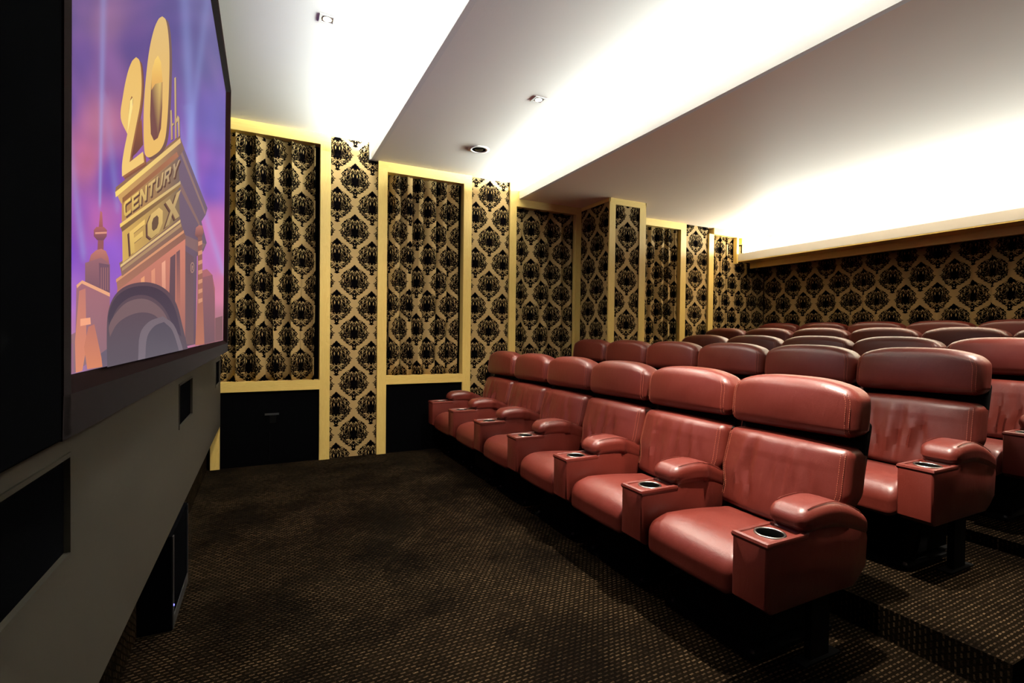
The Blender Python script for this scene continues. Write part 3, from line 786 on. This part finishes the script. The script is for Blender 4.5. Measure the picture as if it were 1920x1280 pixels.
def console_mesh():
    """side panel, leather wrapped, with the drink tray on its front"""
    m = MB(); hw = .077
    prof = [(-.752, .335), (-.752, .572), (-.748, .58), (-.515, .578), (-.50, .60), (-.44, .625), (-.33, .625), (-.235, .62), (-.125, .57), (-.10, .50), (-.11, .38), (-.16, .335), (-.20, .31), (-.235, .31), (-.33, .31), (-.72, .31)]
    k = len(prof)
    for s, w in ((-1, hw), (1, hw)):
        pass
    # cross sections: rounded in y
    secs = [(-hw, .010), (-hw+.004, .003), (-hw+.010, 0), (hw-.010, 0), (hw-.004, .003), (hw, .010)]
    cx = sum(p[0] for p in prof)/k; cz = sum(p[1] for p in prof)/k
    b = len(m.v)
    for (y, ins) in secs:
        for (x, z) in prof:
            dx, dz = x-cx, z-cz; L = math.hypot(dx, dz)
            m.v.append((x-dx/L*ins, y, z-dz/L*ins))
    for j in range(len(secs)-1):
        for i in range(k):
            if i in (2,) : continue            # tray opening on top
            m.f.append((b+j*k+i, b+j*k+(i+1) % k, b+(j+1)*k+(i+1) % k, b+(j+1)*k+i)); m.uv.append(None)
    # the flanks, in three flat pieces so that the rear can taper beside the backrest
    for e in (b, b+(len(secs)-1)*k):
        for idx in ([0, 1, 2, 3, 4, 5, 6, 14, 15], [6, 7, 13, 14], [7, 8, 9, 10, 11, 12, 13]):
            m.f.append(tuple(e+i for i in idx)); m.uv.append(None)
    # tray: rectangle with a round hole, piped edge
    n = 40; cxx, r = -.632, .050
    def rect(a, x0, x1, y0, y1, z):
        c, s = math.cos(a), math.sin(a); hx, hy = (x1-x0)/2, (y1-y0)/2
        t = min(hx/abs(c) if abs(c) > 1e-9 else 9, hy/abs(s) if abs(s) > 1e-9 else 9)
        return ((x0+x1)/2+c*t, (y0+y1)/2+s*t, z)
    corner = math.atan2(.077, .117)
    angs = sorted([2*math.pi*i/n for i in range(n)]+[corner, math.pi-corner, math.pi+corner, 2*math.pi-corner])
    n = len(angs)
    loops = [[rect(a, -.752, -.515, -hw, hw, .562) for a in angs], [rect(a, -.756, -.511, -hw-.003, hw+.003, .573) for a in angs], [rect(a, -.753, -.514, -hw, hw, .583) for a in angs], [rect(a, -.744, -.522, -hw+.009, hw-.009, .587) for a in angs], [rect(a, -.736, -.530, -hw+.016, hw-.016, .583) for a in angs], [rect(a, -.733, -.533, -hw+.018, hw-.018, .578) for a in angs],
             [(cxx+r*math.cos(a), r*math.sin(a), .578) for a in angs]]
    b = len(m.v)
    for L in loops: m.v += L
    for j in range(len(loops)-1):
        for i in range(n): m.f.append((b+j*n+i, b+j*n+(i+1) % n, b+(j+1)*n+(i+1) % n, b+(j+1)*n+i)); m.uv.append(None)
    return m
def rear_taper(m, outer=0):
    # the rear slims down on every side that has a backrest beside it
    for i, (x, y, z) in enumerate(m.v):
        if outer*y > 0: continue
        t = min(1, max(0, (x+.325)/.09)); t = t*t*(3-2*t)
        m.v[i] = (x, y*(1-.60*t), z)
    return m
def arm_pad_mesh():
    m = MB()
    def fn(x, y, z):
        f = (x+.225)/.45                     # 0 front, 1 rear
        top = .020*math.sin(math.pi*min(1, max(0, .15+f*.8)))
        zz = z+(top if z > 0 else 0)
        zz -= .085*max(0, f-.35)**1.6/.5
        if f < .12: zz -= .012*(1-f/.12)
        return (x+(.02*(1 if z < 0 else -1)*max(0, .2-f)*3), y*(1+.06*math.sin(math.pi*f)), zz)
    m.rbox(.45, .165, .095, .042, 10, 4, fn)
    m.v = [(v[0]-.315, v[1], v[2]+.620) for v in m.v]
    return m
def stitches(path, nrm, L=.006, step=.010):
    m = MB(); pts = [Vector(p) for p in path]
    acc = 0; 
    for i in range(len(pts)-1):
        a, b_ = pts[i], pts[i+1]; d = (b_-a).length; t = (b_-a).normalized(); s = -acc
        while s+step < d:
            s += step; c = a+t*s; n_ = nrm(c)
            side = t.cross(n_).normalized()*.0009; tt = t*L/2; up_ = n_*.0018
            q = [c-tt-side, c+tt-side, c+tt+side, c-tt+side]
            b0 = len(m.v); m.v += [tuple(p-n_*.0006) for p in q]+[tuple(p+up_) for p in q]
            for f in ((4, 5, 6, 7), (0, 1, 5, 4), (1, 2, 6, 5), (2, 3, 7, 6), (3, 0, 4, 7)): m.f.append(tuple(b0+k for k in f)); m.uv.append(None)
        acc = d-s
    return m
def surface_path(verts, ytarget_fn, zs):
    """points on the front skin of a cushion at a given y(z), picked by nearest vertex with inverse distance blend"""
    V_ = np.array(verts); out = []
    for z in zs:
        y = ytarget_fn(z); d = (V_[:, 1]-y)**2+(V_[:, 2]-z)**2
        idx = np.argsort(d)[:24]; cand = idx[np.argsort(V_[idx, 0])[:5]]
        w = 1/(d[cand]+1e-5); out.append((float((V_[cand, 0]*w).sum()/w.sum()), y, z))
    return out
HC = (.006, 0, 1.021); BC = (-.068, 0, .648); SCN = (-.445, 0, .405)
def make_chair(seed):
    root = empty('cinema_armchair')
    m = MB(); m.rbox(.150, .668, .268, .052, 16, 4, headrest_fn); m.v = [(v[0]+HC[0], v[1]+HC[1], v[2]+HC[2]) for v in m.v]
    hr = m.build('headrest', M_LEATHER, root, smooth=True, angle=60)
    hv = m.v
    for sgn in (-1, 1):
        st = MB()
        for off_ in (.292, .307):
            zs = [.89+.215*k/24 for k in range(25)]
            P = surface_path(hv, lambda z, o_=off_: sgn*(o_-.10*max(0, (z-1.03)/.09)**2.4*.4), zs)
            q = stitches(P, lambda c: Vector((-.9, .3*sgn, 0)).normalized()); st.add(q.v, q.f)
        st.build('stitching', M_THREAD, hr)
    m = MB(); m.rbox(.16, .668, .395, .036, 30, 4, backrest_fn(seed)); m.v = [(v[0]+BC[0], v[1]+BC[1], v[2]+BC[2]) for v in m.v]
    br = m.build('backrest', M_LEATHER, root, smooth=True, angle=60)
    for sgn in (-1, 1):
        st = MB()
        for off_ in (.298, .314):
            zs = [.49+.335*k/30 for k in range(31)]
            P = surface_path(m.v, lambda z, o_=off_: sgn*o_*(1-.03*((z-.655)/.2))*waist(z-.648, .885), zs)
            q = stitches(P, lambda c: Vector((-.95, .1*sgn, .3)).normalized()); st.add(q.v, q.f)
        st.build('stitching', M_THREAD, br)
    # shell behind the cushions
    m = MB()
    m.rbox(.06, .650, .72, .02, 12, 2, lambda x, y, z: (x+.22*z, y*waist(z-.05, .885), z)); m.v = [(v[0]-.005, v[1], v[2]+.60) for v in m.v]
    m.build('back_shell', M_RUBBER, root, smooth=True)
    m = MB(); m.rbox(.58, .516, .15, .05, 14, 4, seat_fn(seed)); m.v = [(v[0]+SCN[0], v[1]+SCN[1], v[2]+SCN[2]) for v in m.v]
    m.build('seat_cushion', M_LEATHER, root, smooth=True, angle=60)
    # black steel base with linkage
    m = MB(); m.rbox(.42, .44, .26, .012, 2, 2); m.v = [(v[0]-.33, v[1], v[2]+.17) for v in m.v]
    m.box(-.60, -.06, -.25, .25, 0, .02)
    bs = m.build('base', M_RUBBER, root)
    for yy in (-.225, .225):
        m = MB()
        m.tube([(-.50, yy, .02), (-.44, yy, .12), (-.36, yy, .30)], .008)
        m.build('linkage', M_RUBBER, bs, smooth=True)
        m = MB(); m.lathe([(0, .032), (.009, .030), (.011, .018)], 8, (-.57, yy, 0)); m.build('bolt', M_BOLT, bs, smooth=True)
    return root
CONSOLES = {o_: (rear_taper(console_mesh(), o_), rear_taper(arm_pad_mesh(), o_)) for o_ in (-1, 0, 1)}
def add_console(root, y, outer=0):
    CONS, PAD = CONSOLES[outer]
    c = MB(); c.add([(v[0], v[1]+y, v[2]) for v in CONS.v], CONS.f); co = c.build('armrest_panel', M_LEATHER, root, smooth=True, angle=35)
    p = MB(); p.add([(v[0], v[1]+y, v[2]) for v in PAD.v], PAD.f); po = p.build('armrest_pad', M_LEATHER, root, smooth=True, angle=60)
    r = MB(); r.lathe([(.049, .572), (.0495, .5805), (.053, .583), (.057, .5825), (.0585, .579)], 40, (-.632, y, 0)); ro = r.build('cup_holder', M_METAL, co, smooth=True, angle=60); ro['label'] = 'nickel ring of the cup holder'
    r = MB(); r.lathe([(.0495, .5795), (.046, .572), (.045, .50), (0, .499)], 40, (-.632, y, 0)); r.build('cup_well', M_BLACKGLOSS, co, smooth=True, angle=60)
    # seam on the pad's flank
    for s in (-1, 1):
        path = []
        V_ = np.array(p.v)
        for k in range(20):
            x = -.50+.36*k/19
            w_ = .066*(1-(0 if outer*s > 0 else .60)*(lambda t: t*t*(3-2*t))(min(1, max(0, (x+.325)/.09)))); d = (V_[:, 0]-x)**2+(V_[:, 1]-(y+s*w_))**2
            idx = np.argsort(d)[:14]; j = idx[np.argmax(V_[idx, 2])]
            path.append((x, y+s*w_, float(V_[j, 2])+.0005))
        for i in range(1, 19): path[i] = (path[i][0], path[i][1], (path[i-1][2]+path[i][2]+path[i+1][2])/3)
        t_ = MB(); t_.tube(path, .0018, 6); t_.build('piping', M_LEATHER, po, smooth=True)
    # steel foot of the panel
    f = MB(); f.box(-.38, -.26, y-.015, y+.015, .0, .32); f.box(-.44, -.20, y-.03, y+.03, 0, .010); f.build('armrest_foot', M_RUBBER, root)
protos = [make_chair(21), make_chair(34), make_chair(55)]
def copy_tree(o, parent=None):
    c = o.copy(); COL.objects.link(c); c.parent = parent
    for ch in list(o.children): copy_tree(ch, c)
    return c
used = set(); ends = []
rownm = ['front row', 'second row', 'third row', 'fourth row', 'last row']
ordn = ['first', 'second', 'third', 'fourth', 'fifth', 'sixth']
layout = [(0, 0, 6), (1, 0, 6), (2, 0, 5), (3, 0, 6), (4, 1, 5)]
for (row, k0, n) in layout:
    for k in range(k0, k0+n):
        pi = (k*2+row) % 3
        if pi in used: o = copy_tree(protos[pi])
        else: o = protos[pi]; used.add(pi)
        o.location = (ROWX[row], 1.28+PITCH*(k+.5), RISE[row])
        last = k == k0+n-1
        ends.append((o, k == 0, last))
        if row == 0 and k == 0: lb = 'nearest red leather cinema armchair, at the aisle end of the front row'
        elif k == 0: lb = 'dark red leather cinema armchair at the aisle end of the %s' % rownm[row]
        elif last: lb = 'dark red leather cinema armchair at the far wall end of the %s' % rownm[row]
        else: lb = 'red leather cinema armchair, %s from the aisle end of the %s' % (ordn[k], rownm[row])
        tag(o, lb, 'armchair', 'red leather cinema armchairs in rows')

for o, first_, last_ in ends:        # each chair carries the armrest on its aisle side, the last one both
    add_console(o, -PITCH/2, -1 if first_ else 0)
    if last_: add_console(o, PITCH/2, 1)

# ------------------------------------------------------------------ world and view
w = bpy.data.worlds.new('world'); sc.world = w; w.use_nodes = True
w.node_tree.nodes['Background'].inputs[0].default_value = (.02, .02, .02, 1); w.node_tree.nodes['Background'].inputs[1].default_value = 1
sc.view_settings.view_transform = 'Standard'; sc.view_settings.look = 'None'; sc.view_settings.gamma = 1; sc.view_settings.use_curve_mapping = False
sc.view_settings.exposure = 0
sc.cycles.use_denoising = True
sc.cycles.max_bounces = 9; sc.cycles.diffuse_bounces = 7; sc.cycles.glossy_bounces = 3
sc.cycles.sample_clamp_indirect = 6
sc.cycles.caustics_reflective = False; sc.cycles.caustics_refractive = False
